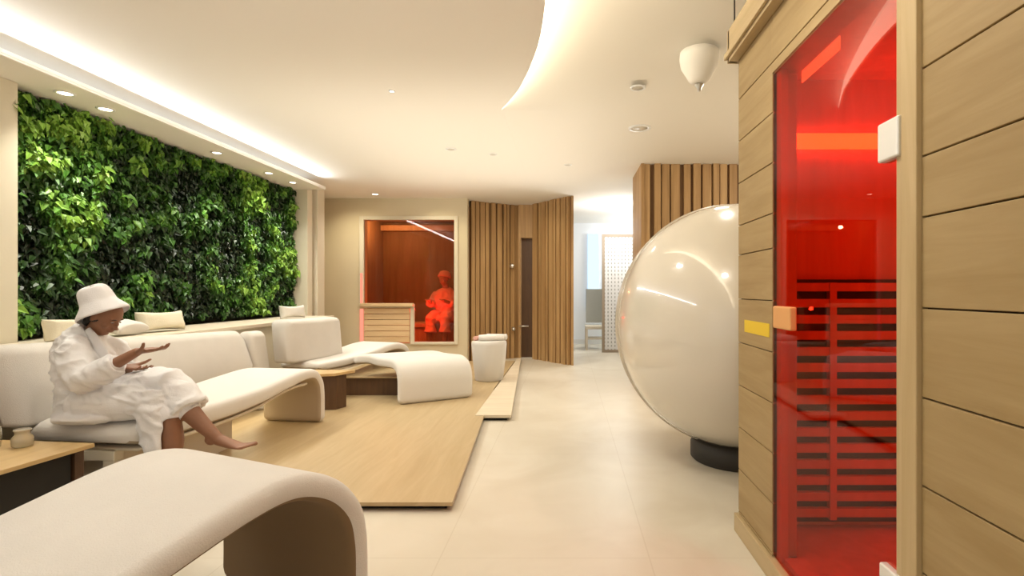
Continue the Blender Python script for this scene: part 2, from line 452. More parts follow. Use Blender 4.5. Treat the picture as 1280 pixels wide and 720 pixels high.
# ------------------------------------------------------------------ timber decks
dk = MB()
dv = [(-3.05, 2.66), (-.60, 2.66), (-.83, 5.75), (-.83, 8.0), (-3.05, 8.0)]
def prism(mb, pts, z0, z1, mi=0):
    n = len(pts); mb.add([(x, y, z0) for x, y in pts]+[(x, y, z1) for x, y in pts],
        [tuple(range(n-1, -1, -1)), tuple(range(n, 2*n))] + [(i, (i+1) % n, n+(i+1) % n, n+i) for i in range(n)], mi); return mb
t = thing('timber_deck', 'low pale timber deck carrying the sofa and the curved loungers', 'deck', (-1.8, 5, 0))
finish('board_surface', prism(MB(), dv, .028, .05), M['deck'], t, bevel=.003)
ins = [(-3.0, 2.70), (-.64, 2.70), (-.87, 5.75), (-.87, 7.95), (-3.0, 7.95)]
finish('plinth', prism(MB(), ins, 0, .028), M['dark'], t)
t = thing('timber_deck', 'smaller pale deck strip beyond the loungers under the white stool', 'deck', (-.6, 7, 0))
finish('board_surface', prism(MB(), [(-.815, 4.5), (-.50, 4.5), (-.76, 8.3), (-.815, 8.3)], .028, .055), M['deck_side'], t, bevel=.003)
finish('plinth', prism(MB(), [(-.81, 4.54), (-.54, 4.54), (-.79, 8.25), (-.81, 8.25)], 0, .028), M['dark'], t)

# ------------------------------------------------------------------ sofa backs and loungers
def leaning_back(name, label, a, b, h0, h1, zb, t, lean, mat, group):
    """upholstered back panel: base line a->b (front face), leaning back"""
    mb = MB(); a = Vector((*a, 0)); b = Vector((*b, 0)); L = (b-a); u = L.normalized(); nb = Vector((-u.y, u.x, 0))   # to the left of a->b
    n = 26; R = []
    for i in range(n+1):
        s = i/n; e = min(s, 1-s)*L.length; rr = .05
        ins = 0 if e > rr else rr-math.sqrt(max(0, rr*rr-(rr-e)**2))
        p = a+L*s; H = h0+(h1-h0)*s; Tt = t-2*ins*.7; zt = H-ins
        sec = []
        r = min(.055, Tt*.48)
        # outline in (back offset, height)
        for (cx, cz, a0) in ((Tt-r, zt-r, 0), (r, zt-r, 90), (r*.5, zb+r*.5+ins*.5, 180), (Tt-r*.5, zb+r*.5+ins*.5, 270)):
            rad = r if a0 < 180 else r*.5
            for k in range(6):
                an = math.radians(a0+90*k/5); sec.append((cx+rad*math.cos(an)+ins*.7, cz+rad*math.sin(an)))
        puff = .012*math.sin(PI*min(1, max(0, s)))
        R.append([p + nb*(o + lean*(z-zb)/(H-zb) - (puff*math.sin(PI*max(0, min(1, (z-zb)/(H-zb)))) if o < Tt/2 else 0)) + Vector((0, 0, z)) for o, z in sec])
    mb.rings(R)
    return tag(finish(name, mb, mat), label, 'sofa back', group)
leaning_back('sofa_backrest', 'long cream upholstered sofa back running behind the robed person', (-2.82, 2.60), (-2.82, 4.66), .862, .785, .43, .16, .12, M['fabric'], 'upholstered sofa backs')
leaning_back('sofa_backrest', 'cream sofa back at the left edge of the picture beside the glass candle holder', (-2.82, 1.4), (-2.82, 2.585), .875, .872, .43, .16, .12, M['fabric'], 'upholstered sofa backs')
leaning_back('sofa_backrest', 'short narrow cream sofa back panel at the far end of the long one', (-2.80, 4.68), (-2.80, 4.92), .77, .765, .05, .14, .10, M['fabric'], 'upholstered sofa backs')
leaning_back('sofa_backrest', 'separate boxy cream backrest with rounded top, beside the pilaster', (-2.66, 4.92), (-2.48, 5.68), .865, .855, .44, .22, .04, M['fabric'], 'upholstered sofa backs')

def lounger(label, origin, d, W, path, T, under=None, floorz=.05, mat='fabric', under_shade='under_shade', lat=0):
    root = thing('curved_lounger', label, 'lounger', (origin[0], origin[1], floorz), 'wave shaped loungers')
    mb = sweep(path, W, T, (origin[0], origin[1], floorz), d, rad=.038, lat=lat, under_shade=True)
    finish('upholstered_seat', mb, [M[mat], M[under_shade]], root)
    if under:
        W2 = (lambda q: W(q)-.05) if callable(W) else W-.05
        mb = sweep(under, W2, .022, (origin[0], origin[1], floorz), d, rad=.008, taper=.003, lat=lat)
        finish('base_shell', mb, M['pale_timber'], root)
    return root
# foreground
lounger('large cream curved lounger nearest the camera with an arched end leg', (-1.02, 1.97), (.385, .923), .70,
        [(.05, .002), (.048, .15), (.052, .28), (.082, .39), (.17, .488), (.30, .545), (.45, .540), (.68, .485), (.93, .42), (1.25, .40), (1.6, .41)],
        lambda s: .085, under=None, floorz=0, under_shade='deep_under_shade')
# the one the person sits on
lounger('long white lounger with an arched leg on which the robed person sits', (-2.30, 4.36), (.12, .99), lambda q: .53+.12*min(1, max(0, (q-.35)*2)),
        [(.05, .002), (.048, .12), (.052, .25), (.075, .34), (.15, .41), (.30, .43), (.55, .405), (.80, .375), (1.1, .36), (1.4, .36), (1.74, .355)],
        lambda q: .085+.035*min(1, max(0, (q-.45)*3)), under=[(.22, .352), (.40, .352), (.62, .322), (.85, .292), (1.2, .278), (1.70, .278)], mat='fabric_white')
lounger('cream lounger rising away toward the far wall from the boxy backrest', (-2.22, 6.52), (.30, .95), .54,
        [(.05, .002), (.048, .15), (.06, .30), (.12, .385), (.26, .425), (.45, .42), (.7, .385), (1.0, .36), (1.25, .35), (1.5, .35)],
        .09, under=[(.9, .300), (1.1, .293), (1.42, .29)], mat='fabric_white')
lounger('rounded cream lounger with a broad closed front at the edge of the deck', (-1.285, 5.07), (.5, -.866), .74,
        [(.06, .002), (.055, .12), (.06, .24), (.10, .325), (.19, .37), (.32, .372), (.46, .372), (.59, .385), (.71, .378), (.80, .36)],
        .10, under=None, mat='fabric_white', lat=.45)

# plinth under the long lounger
t = thing('seat_plinth', 'pale box base with open frame beneath the long white lounger', 'plinth', (-2.55, 3.2, .05))
finish('carcass', MB().box(-2.83, -2.36, 2.70, 3.60, .05, .31), M['pale_timber'], t, bevel=.006)
finish('end_frame', MB().box(-2.83, -2.34, 2.64, 2.70, .27, .32).box(-2.40, -2.34, 2.64, 2.70, .05, .27).box(-2.83, -2.78, 2.64, 2.70, .05, .27), M['plaster'], t, bevel=.004)
# side table, near left
t = thing('side_table', 'low side table with an oak top and black open front at the left edge', 'table', (-2.7, 1.9, 0))
finish('table_top', prism(MB(), [(-3.05, 1.2), (-2.44, 1.2), (-2.31, 2.50), (-3.05, 2.58)], .385, .405), M['table'], t, bevel=.003)
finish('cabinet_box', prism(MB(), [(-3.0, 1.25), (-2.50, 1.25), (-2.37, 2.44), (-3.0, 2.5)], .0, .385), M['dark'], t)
finish('side_panel', prism(MB(), [(-3.0, 2.50), (-2.36, 2.45), (-2.34, 2.475), (-3.0, 2.56)], .0, .385), M['walnut'], t)
# side table between loungers
t = thing('side_table', 'low oak side table with a dark brown panel leg between two loungers', 'table', (-2.3, 4.95, .05))
finish('table_top', prism(MB(), [(-2.46, 4.55), (-2.12, 4.66), (-2.02, 4.86), (-2.40, 4.88)], .37, .395), M['table'], t, bevel=.003)
finish('panel_leg', prism(MB(), [(-2.36, 4.70), (-2.14, 4.72), (-2.10, 4.85), (-2.36, 4.86)], .05, .37), M['walnut'], t)
t = thing('low_platform', 'low timber platform with a dark front behind the rounded lounger', 'platform', (-1.95, 5.8, .05))
finish('platform_top', MB().box(-2.40, -1.45, 5.33, 6.25, .235, .25), M['deck'], t, bevel=.003)
finish('platform_body', MB().box(-2.38, -1.47, 5.37, 6.23, .05, .235), M['walnut'], t)

# glass candle holders on the near table
for (x, y, s, lb) in ((-2.72, 2.38, 1.0, 'small clear glass candle holder on the near side table'),):
    t = thing('candle_holder', lb, 'candle holder', (x, y, .405))
    finish('glass_cup', MB().lathe([(.045, 0), (.058, .01), (.062, .06), (.058, .10), (.054, .10), (.056, .06), (.05, .015), (.001, .012)], (x, y, .405), 24), M['clear_glass'], t)
    finish('candle', MB().lathe([(.04, .016), (.04, .06), (.001, .062)], (x, y, .405), 20), M['wax'], t)
t = tag(finish('glass_jar', MB().lathe([(.03, 0), (.04, .01), (.04, .045), (.028, .06), (.028, .075), (.034, .08), (.03, .085), (.001, .085)], (-2.60, 2.44, .405), 20), M['clear_glass']), 'squat little glass jar to the right of the candle holder', 'jar')

# pillows on the ledge
pillow('cushion', (-3.27, 3.40, .895), .38, .15, .13, R3(-12, 0, 84), M['pillow'], 'pale yellow cushion on the ledge just behind the white bucket hat', 'cushions on the ledge')
pillow('cushion', (-3.25, 3.74, .885), .26, .20, .09, R3(-74, 0, 88), M['fabric_white'], 'flat white cushion on the ledge right beside the face of the robed person', 'cushions on the ledge')
pillow('cushion', (-3.26, 4.10, .905), .40, .165, .12, R3(-14, 0, 82), M['pillow'], 'cream cushion with pinched corners on the ledge above the open hand', 'cushions on the ledge')
pillow('cushion', (-3.22, 5.98, .900), .34, .155, .10, R3(-10, 0, 70), M['fabric_white'], 'small white cushion at the far end of the ledge above the boxy backrest', 'cushions on the ledge')

# white drum stool with towels
t = thing('drum_stool', 'white tapered drum stool beside the rounded lounger', 'stool', (-.97, 6.3, .05))
finish('drum_body', MB().lathe([(.16, 0), (.17, .012), (.20, .25), (.215, .44), (.21, .475), (.19, .488), (.001, .49)], (-.97, 6.3, .05), 40), M['fabric_white'], t)
def roll(mb, c, r, L, ang, n=18):
    c = Vector(c); d = Vector((math.cos(ang), math.sin(ang), 0)); pts = [c-d*L/2, c-d*L/2.1, c+d*L/2.1, c+d*L/2]
    mb.tube(pts, [r*.8, r, r, r*.8], n)
for k, (x, y, z, r, L, a, m, lb) in enumerate(((-.93, 6.20, .575, .034, .30, .15, 'towel', 'rolled white towel lying across the front of the drum stool'),
        (-.88, 6.32, .577, .036, .26, -.2, 'towel', 'rolled white towel behind the front one on the drum stool'),
        (-1.03, 6.38, .572, .030, .20, .9, 'towel', 'short rolled white towel at the back left of the drum stool top'),
        (-1.11, 6.26, .566, .026, .12, 1.2, 'petal', 'small pink folded cloth at the left of the drum stool top'))):
    mb = MB(); roll(mb, (x, y, z), r, L, a)
    tag(finish('rolled_towel' if m == 'towel' else 'folded_cloth', mb, M[m]), lb, 'towel' if m == 'towel' else 'cloth', 'towels on the drum stool' if m == 'towel' else None)

# ------------------------------------------------------------------ slatted partitions
def slats(mb, a, b, z0, z1, rnd, w0=.05, w1=.11, gap=.022, depth=.05):
    a = Vector((*a, 0)); b = Vector((*b, 0)); L = (b-a).length; u = (b-a).normalized(); nb = Vector((u.y, -u.x, 0))   # toward viewer (right of a->b)
    s = 0
    while s < L-.02:
        w = rnd.uniform(w0, w1); w = min(w, L-s); dp = depth*rnd.choice((.55, .8, 1.0))
        p = a+u*s; q = a+u*(s+w)
        vs = [p, q, q+nb*dp, p+nb*dp]
        n = 4; base = [(v.x, v.y) for v in vs]
        prism(mb, base, z0, z1, rnd.choice((0, 0, 0, 1)) if w > .05 else 0)
        s += w+rnd.choice((gap, gap*.6, gap*1.6))
def slat_part(root, name, a, b, z0, z1, rnd, **k):
    a2 = Vector((*a, 0)); b2 = Vector((*b, 0)); u = (b2-a2).normalized(); nb = Vector((u.y, -u.x, 0))
    mb = MB(); slats(mb, a, b, z0, z1, rnd, **k)
    o = finish(name, mb, [M['slat'], M['slat']], root)
    back = MB(); prism(back, [(p.x, p.y) for p in (a2, b2, b2-nb*.04, a2-nb*.04)], z0, z1)
    finish('backing_board', back, M['slat_dark'], o)
    return o
rnd = random.Random(11)
PL, PM1, PM2, PR = (-1.585, 8.30), (-.86, 8.75), (-.66, 8.62), (.05, 7.88)
t = thing('slatted_partition', 'folded partition of vertical oak slats with a narrow dark door slot at the far end', 'partition', (-.8, 8.4, 0))
slat_part(t, 'slat_panel', PL, (-.84, 8.78), 0, CEIL-.002, rnd, w0=.045, w1=.085, gap=.02)
slat_part(t, 'slat_panel', (-.58, 8.62), PR, 0, CEIL-.002, rnd, w0=.045, w1=.085, gap=.02)
o = finish('door_leaf', MB().box(-.86, -.56, 8.80, 8.84, 0, 2.04), M['walnut'], t)
finish('door_header', MB().box(-.84, -.58, 8.66, 8.80, 2.04, CEIL-.002), M['slat'], t)
finish('door_edge', MB().box(-.84, -.80, 8.62, 8.80, 0, 2.04), M['slat'], t)
for z in (.55,):
    o = finish('towel_rail', MB().tube([(-.82, 8.58, z+.0), (-.66, 8.58, z+.0)], .012, 10).tube([(-.80, 8.58, z), (-.80, 8.68, z)], .01, 8), M['chrome'], t)
finish('door_knob', MB().lathe([(.012, 0), (.012, .04), (.035, .045), (.04, .07), (.03, .085), (.001, .09)], (-.92, 8.66, 1.56), 16, axis=(-.3, -1, 0)), M['chrome'], t)
finish('door_knob', MB().lathe([(.012, 0), (.012, .04), (.03, .045), (.035, .065), (.001, .08)], (-.90, 8.66, .50), 16, axis=(-.3, -1, 0)), M['chrome'], t)
finish('end_post', MB().box(.05, .085, 7.84, 7.99, 0, CEIL-.002), M['slat'], t)
t = thing('slatted_partition', 'tall partition of wide vertical oak slats rising behind the glossy pod', 'partition', (2.2, 5.9, 0))
slat_part(t, 'slat_panel', (.85, 5.90), (3.9, 5.90), 0, CEIL-.002, rnd, w0=.065, w1=.10, gap=.03, depth=.06)
finish('end_post', MB().box(.835, .87, 5.84, 6.6, 0, CEIL-.002), M['slat'], t)

# ------------------------------------------------------------------ objects in the white room
t = thing('lattice_screen', 'white perforated lattice screen with a thin brown frame in the far white room', 'screen', (1.1, 9.5, 0))
fr = MB(); x0, x1, zt = .63, 1.75, 2.19
fr.box(x0, x0+.05, 9.48, 9.53, 0, zt).box(x1-.05, x1, 9.48, 9.53, 0, zt).box(x0+.05, x1-.05, 9.48, 9.53, zt-.05, zt).box(x0+.05, x1-.05, 9.48, 9.53, 0, .05)
finish('frame', fr, M['lattice_frame'], t)
lt = MB()
nx = 16
for i in range(nx):
    x = x0+.05+(i+.5)*(x1-x0-.1)/nx; lt.box(x-.022, x+.022, 9.495, 9.51, .05, zt-.05)
nz = 30
for j in range(nz):
    z = .05+(j+.5)*(zt-.1)/nz; lt.box(x0+.05, x1-.05, 9.50, 9.515, z-.018, z+.018)
finish('lattice', lt, M['white_metal'], t)
finish('back_sheet', MB().box(x0+.05, x1-.05, 9.517, 9.522, .05, zt-.05), M['grey_fabric'], t)
t = thing('bench_seat', 'small pale bench with a grey back panel beside the white lattice screen', 'bench', (.5, 10.2, 0))
finish('back_panel', MB().box(.36, .72, 10.3, 10.36, .50, 1.18), M['grey_fabric'], t, bevel=.01)
finish('seat', MB().box(.34, .74, 9.85, 10.36, .40, .46), M['pale_timber'], t, bevel=.01)
for (x, y) in ((.36, 9.88), (.70, 9.88), (.36, 10.30), (.70, 10.30)):
    finish('leg', MB().box(x-.02, x+.02, y-.02, y+.02, 0, .40), M['pale_timber'], t)
finish('shelf', MB().box(.36, .72, 9.9, 10.3, .20, .225), M['pale_timber'], t)
struct('window_1', MB().box(.42, .66, 10.93, 10.96, .7, 2.35), emit('bluish_daylight', (.62, .80, 1.0), 1.5))

# ------------------------------------------------------------------ glossy pod
PC = Vector((1.16, 3.52, .92)); PRr = .815
t = thing('flotation_pod', 'big glossy cream egg shaped pod standing on the floor behind the sauna cabin', 'pod', (PC.x, PC.y, 0))
shell = MB(); shell.ellipsoid(PC, (PRr, PRr, PRr), n=48, e=.97)
finish('shell', shell, M['pod'], t)
ax = Vector((.02, -1, .05)).normalized()      # the rear shell stands a little proud of the front one
lid = MB(); L2 = [(PRr-.02, .0)]
for k in range(0, 25):
    a = PI/2*k/24; L2.append((max(.001, (PRr+.018)*math.cos(a)), -.0-(PRr+.018)*math.sin(a)))
lid.lathe(L2, PC, 96, axis=tuple(ax), caps=False)
finish('rear_shell', lid, M['podrim'], t)
base = MB(); base.lathe([(.30, 0), (.31, .01), (.31, .10), (.28, .15), (.001, .15)], (PC.x, PC.y, 0), 48)
finish('base_ring', base, M['rubber'], t)

# ------------------------------------------------------------------ infrared sauna cabin (right)
SX = .815; SY = 2.448; SN = -.6            # front plane x, far corner y, near end y
Z0, Z1 = .0, 2.36
DY0, DY1 = 1.266, 2.045                      # door opening (y)
DZ0, DZ1 = .085, 2.015
cab = thing('infrared_sauna_cabin', 'pine plank infrared sauna cabin with a red glass door filling the right side', 'sauna cabin', (1.5, 1.2, 0))
cuts = [.10, .30, .50, .70, .903, 1.109, 1.318, 1.458, 1.66, 1.86, 2.06, 2.26]
def planks(mb, ya, yb, za, zb, x0=SX, x1=SX+.05):
    zs = [za]+[c for c in cuts if za+.01 < c < zb-.01]+[zb]
    for a, b in zip(zs, zs[1:]): mb.box(x0, x1, ya, yb, a+.0018, b-.0018)
w = MB(); planks(w, DY1, SY, DZ0, Z1); planks(w, SN, DY0-.085, DZ0, Z1); planks(w, DY0-.085, DY1, DZ1, Z1)
wo = finish('front_planks', w, M['pine_x'], cab, bevel=.002, segs=1)
finish('groove_backing', MB().box(SX+.012, SX+.05, DY1+.002, SY-.004, DZ0, Z1-.01).box(SX+.012, SX+.05, SN, DY0-.09, DZ0, Z1-.01).box(SX+.012, SX+.05, DY0-.09, DY1+.002, DZ1+.003, Z1-.01), M['gap'], wo)
# end wall facing the pod
e = MB(); zs = [0]+cuts+[Z1]
for a, b in zip(zs, zs[1:]): e.box(SX+.05, 2.35, SY-.05, SY, a+.0018, b-.0018)
finish('end_planks', e, M['pine_x'], cab)
finish('roof', MB().box(SX+.02, 2.35, SN, SY-.02, 2.26, 2.34), M['pine_y'], cab)
finish('back_planks', MB().box(2.30, 2.35, SN, SY-.05, 0, 2.26), M['pine_x'], cab)
finish('near_end_planks', MB().box(SX+.05, 2.30, SN, SN+.05, 0, 2.26), M['pine_x'], cab)
# cornice
c = MB(); c.box(SX-.045, SX, SN, SY+.02, 2.245, 2.40).box(SX-.060, SX-.045, SN, SY+.035, 2.262, 2.29).box(SX-.045, 2.35, SY, SY+.03, 2.245, 2.40)
finish('cornice', c, M['pine_y'], cab, bevel=.003)
bb = MB(); bb.box(SX-.018, SX+.05, SN, SY+.012, 0, DZ0)
finish('baseboard', bb, M['pine_y'], cab, bevel=.003)
# door frame: near jamb made of two lumber steps, far jamb, head
j = MB(); j.box(SX-.012, SX+.07, DY0-.085, DY0-.03, DZ0, Z1-.12).box(SX-.004, SX+.07, DY0-.03, DY0, DZ0, DZ1)
j.box(SX+.005, SX+.10, DY1-.0, DY1+.012, DZ0, DZ1).box(SX+.005, SX+.10, DY0, DY1, DZ1-.0, DZ1+.012)
finish('door_frame', j, M['pine_z'], cab, bevel=.003)
j2 = MB(); j2.box(SX+.018, SX+.045, DY1-.045, DY1, DZ0, DZ1).box(SX+.03, SX+.11, DY0, DY1-.045, DZ0-.02, DZ0+.02)
finish('inner_jamb', j2, M['inner'], cab)
dr = finish('glass_door', MB().box(SX+.004, SX+.012, DY0+.003, DY1-.003, DZ0+.01, DZ1-.006), M['red_glass'], cab)
finish('hinge', MB().box(SX-.014, SX+.022, DY0-.022, DY0+.062, 1.478, 1.578), M['plate'], dr, bevel=.006)['label'] = 'silver square upper hinge plate'
finish('hinge', MB().box(SX-.014, SX+.022, DY0-.022, DY0+.055, .36, .452), M['plate'], dr, bevel=.006)
finish('pull_handle', MB().box(SX-.022, SX+.004, 1.83, 1.985, 1.005, 1.09), M['handle_wood'], dr, bevel=.006)['label'] = 'orange wooden block door pull'
finish('yellow_sticker', MB().box(SX-.002, SX+.001, 2.07, 2.36, .96, 1.015), M['yellow'], cab)['label'] = 'yellow rectangular sticker'
# interior lining and heaters
IY = 2.36
il = MB(); il.box(SX+.10, 2.28, IY, IY+.03, 0.06, 2.15).box(1.95, 1.98, SN+.1, IY, .06, 2.15).box(SX+.10, 1.95, SN+.1, IY, 2.12, 2.15)
il.box(SX+.11, 2.2, SN+.1, IY, .04, .07)
finish('interior_lining', il, M['inner'], cab)
hb = MB()
hb.box(.965, 1.95, IY-.035, IY-.005, .10, 1.20)
h = finish('heater_panel', hb, M['dark'], cab); h['label'] = 'black heater behind wooden slats'
sl = MB(); nsl = 14; zb, zt = .15, 1.165
for i in range(nsl+1):
    z = zb+(zt-zb)*i/nsl; sl.box(.95, 1.95, IY-.06, IY-.035, z-.019, z+.019)
for x in (.95, 1.175, 1.54, 1.9): sl.box(x, x+.03, IY-.066, IY-.035, zb-.03, zt+.02)
finish('heater_slats', sl, M['inner'], h)
finish('light_strip', MB().box(SX+.16, 1.94, IY-.03, IY-.002, 1.80, 1.865), M['red_led'], cab)['label'] = 'glowing red light strip'
# bench inside, at the right rear, dark against the slats
bi = MB(); bi.box(1.36, 1.95, 1.2, IY-.07, .48, .53).box(1.36, 1.40, 1.2, IY-.07, .07, .48)
finish('salmon_strip', MB().box(.985, .99, 1.86, 2.16, 2.025, 2.075), M['salmon_glow'], cab)['label'] = 'salmon glowing strip'  # thin emissive strip just inside the door glass

# hanging cable above the cabin
tag(finish('hanging_cable', MB().tube([(.80, 2.46, 2.40), (.80, 2.46, CEIL)], .004, 8), M['rubber']), 'thin dark cable dropping from the ceiling to the sauna roof corner', 'cable')

# ------------------------------------------------------------------ sauna room in the far wall
t = thing('far_sauna_window', 'cream framed sauna window in the far wall with a brown interior', 'sauna window', (-2.5, FY, .3))
fr = MB(); q = .035; a, b = FY-.03, FY+.02
fr.box(-3.28, -3.21, a, b, .90, 2.32).box(-3.21, -1.79, a, b, 2.26, 2.32).box(-1.79, -1.73, a, b, .30, 2.32)
fr.box(-3.21, -2.46, a, b, .875, .935).box(-2.48, -2.42, a, b, .30, .935).box(-2.42, -1.79, a, b, .30, .34)
finish('frame', fr, M['plaster'], t, bevel=.005)
finish('glass_pane', MB().box(-3.21, -1.79, FY+.022, FY+.028, .935, 2.26).box(-2.42, -1.79, FY+.022, FY+.028, .34, .935), M['brown_glass'], t)
sh = MB(); sh.box(-3.24, -2.42, FY-.09, FY-.03, .90, .95)
finish('timber_sill', sh, M['slats_light'], t, bevel=.004)
sl = MB()
for i in range(6): sl.box(-3.20, -2.49, FY-.025, FY+.01, .335+i*.09, .335+i*.09+.082)
finish('slatted_apron', sl, M['slats_light'], t, bevel=.003)
finish('red_spill_strip', MB().box(-3.26, -3.225, FY-.036, FY-.03, .95, 1.42).box(-3.27, -3.215, FY-.030, FY-.022, .34, .86), emit('pink_spill_glow', (1, .30, .20), 1.3), t)['label'] = 'red light spill on the trim, made as a glowing strip'  # red light spilling on the trim, put in as emissive strips
# room behind
rm = MB(); rm.box(-3.5, -1.5, 9.7, 9.75, 0, 2.5).box(-3.55, -3.5, FY+.12, 9.75, 0, 2.5).box(-1.62, -1.59, FY+.12, 9.7, 0, 2.5).box(-3.5, -1.62, FY+.12, 9.7, 2.42, 2.5).box(-3.5, -1.62, FY+.12, 9.7, 0, .05)
struct('wall_sauna_room', rm, M['sauna_brown'])
t = thing('sauna_bench', 'wooden bench inside the far sauna under the red lit guest', 'bench', (-2.3, 8.9, .05))
finish('seat', MB().box(-3.45, -1.66, 8.75, 9.4, .52, .58), M['inner'], t, bevel=.004)
finish('front_panel', MB().box(-3.45, -1.66, 8.80, 8.84, .05, .52), M['inner'], t)
finish('beam', MB().box(-3.48, -1.64, 9.5, 9.68, 2.26, 2.36), M['inner'], t)

# ------------------------------------------------------------------ ceiling fittings
def downlight(x, y, z, r, label, on=True):
    t = thing('downlight', label, 'downlight', (x, y, z), 'small round recessed ceiling fittings')
    finish('trim_ring', MB().lathe([(r*.7, -.001), (r*.75, -.008), (r, -.006), (r*1.02, 0)], (x, y, z), 24, caps=False), M['white_metal'], t)
    finish('lens', MB().lathe([(.001, -.004), (r*.72, -.003), (r*.72, 0)], (x, y, z), 24, caps=False), M['lamp'] if on else M['lamp_off'], t)
downlight(-3.36, 3.42, 2.47, .055, 'lit soffit downlight nearest the camera above the green wall')
downlight(-3.36, 3.72, 2.47, .055, 'lit soffit downlight just beyond the nearest one above the green wall')
downlight(-3.36, 4.90, 2.47, .05, 'lit soffit downlight above the middle of the green wall')
downlight(-3.36, 5.75, 2.47, .05, 'lit soffit downlight over the far third of the green wall')
downlight(-3.36, 6.25, 2.47, .05, 'lit soffit downlight over the farthest end of the green wall')
downlight(-2.9, 7.7, CEIL, .06, 'lit downlight close to the far wall above the sauna window')
downlight(.50, 3.66, CEIL, .055, 'unlit round ceiling fitting between the light cove and the bowl fixture', False)
downlight(-1.28, 3.72, CEIL, .022, 'tiny ceiling sprinkler built as a lit spot in the left part of the plain ceiling')  # sprinkler head made with the glowing downlight parts
downlight(-1.2, 5.25, CEIL, .055, 'dim ceiling fitting in front of the far sauna window', False)
downlight(-.80, 5.45, CEIL, .045, 'dim ceiling fitting in front of the slatted partition', False)
downlight(0.0, 5.9, CEIL, .045, 'dim ceiling fitting above the passage to the white room', False)
downlight(.64, 4.57, CEIL, .10, 'flat pale ceiling disc above the pod', False)
t = thing('ceiling_fixture', 'frosted bowl shaped fixture on the ceiling beside the sauna cabin', 'ceiling fixture', (.80, 3.12, 2.36))
finish('bowl', MB().lathe([(.02, .045), (.045, .05), (.065, .07), (.08, .10), (.11, .15), (.118, .20), (.115, .24)], (.80, 3.12, 2.36), 36, caps=True), M['ceiling'], t)
finish('tip', MB().lathe([(.001, .0), (.012, .002), (.014, .02), (.03, .042)], (.80, 3.12, 2.36), 20, caps=False), M['chrome'], t)

# ------------------------------------------------------------------ people
def fold(freq, amp, ax=Vector((0, 0, 1)), seed=0):
    def f(p, n):
        q = Vector((p.x*freq, p.y*freq, p.z*freq*.45))+Vector((seed, 0, 0))
        r = noise.noise(q); r2 = noise.noise(q*2.3)
        return amp*(1-abs(r)*2.6) * .6 + amp*.35*r2
    return f

def finger(mb, base, dirv, lens, radii, curl, curlax):
    p = Vector(base); d = Vector(dirv).normalized(); pts = [p-d*.012]; rr = [radii[0]]
    pts.append(p); rr.append(radii[0])
    for i, L in enumerate(lens):
        p = p+d*L; pts.append(p.copy()); rr.append(radii[min(i+1, len(radii)-1)])
        d = Matrix.Rotation(curl[i], 3, curlax) @ d
    pts.append(pts[-1]+(pts[-1]-pts[-2]).normalized()*radii[-1]*.6); rr.append(radii[-1]*.45)
    mb.tube(pts, rr, 10)

def head(mb, c, fwd_pitch, s=1.0, yaw=0):
    """face looks along +X before the turn"""
    R = Matrix.Rotation(yaw, 3, 'Z') @ Matrix.Rotation(fwd_pitch, 3, 'Y'); c = Vector(c)
    P = lambda x, y, z: c + R @ Vector((x*s, y*s, z*s))
    mb.ellipsoid(P(-.008, 0, .022), (.096*s, .076*s, .092*s), R, 18)             # skull
    mb.ellipsoid(P(.022, 0, -.035), (.066*s, .058*s, .078*s), R, 16)             # face
    mb.ellipsoid(P(.050, 0, -.094), (.028*s, .030*s, .022*s), R, 12)             # chin
    mb.tube([P(.083, 0, .012), P(.098, 0, -.012), P(.112, 0, -.034), P(.098, 0, -.043)], [.008*s, .010*s, .014*s, .010*s], 10)   # nose
    for y in (-.012, .012): mb.ellipsoid(P(.098, y, -.038), (.009*s, .007*s, .007*s), R, 8)
    mb.ellipsoid(P(.086, 0, -.060), (.011*s, .024*s, .007*s), R, 10)             # lips
    mb.ellipsoid(P(.083, 0, -.070), (.011*s, .020*s, .007*s), R, 10)
    for y in (-1, 1):
        mb.ellipsoid(P(.058, y*.040, -.032), (.022*s, .020*s, .020*s), R, 10)    # cheek
        mb.ellipsoid(P(.074, y*.030, .020), (.012*s, .022*s, .008*s), R, 10)     # brow
        mb.ellipsoid(P(-.008, y*.077, -.012), (.018*s, .008*s, .030*s), R, 10)   # ear
    return P, R

def clear_of(cloth, body, gap):
    """lift the cloth to lie just outside the skin"""
    from mathutils.bvhtree import BVHTree
    tree = BVHTree.FromPolygons([v.co for v in body.data.vertices], [tuple(p.vertices) for p in body.data.polygons])
    for v in cloth.data.vertices:
        loc, nor, i, dist = tree.find_nearest(v.co, .06)
        if loc is None: continue
        if (v.co-loc).dot(nor) < gap: v.co = loc+nor*gap
    cloth.data.update()

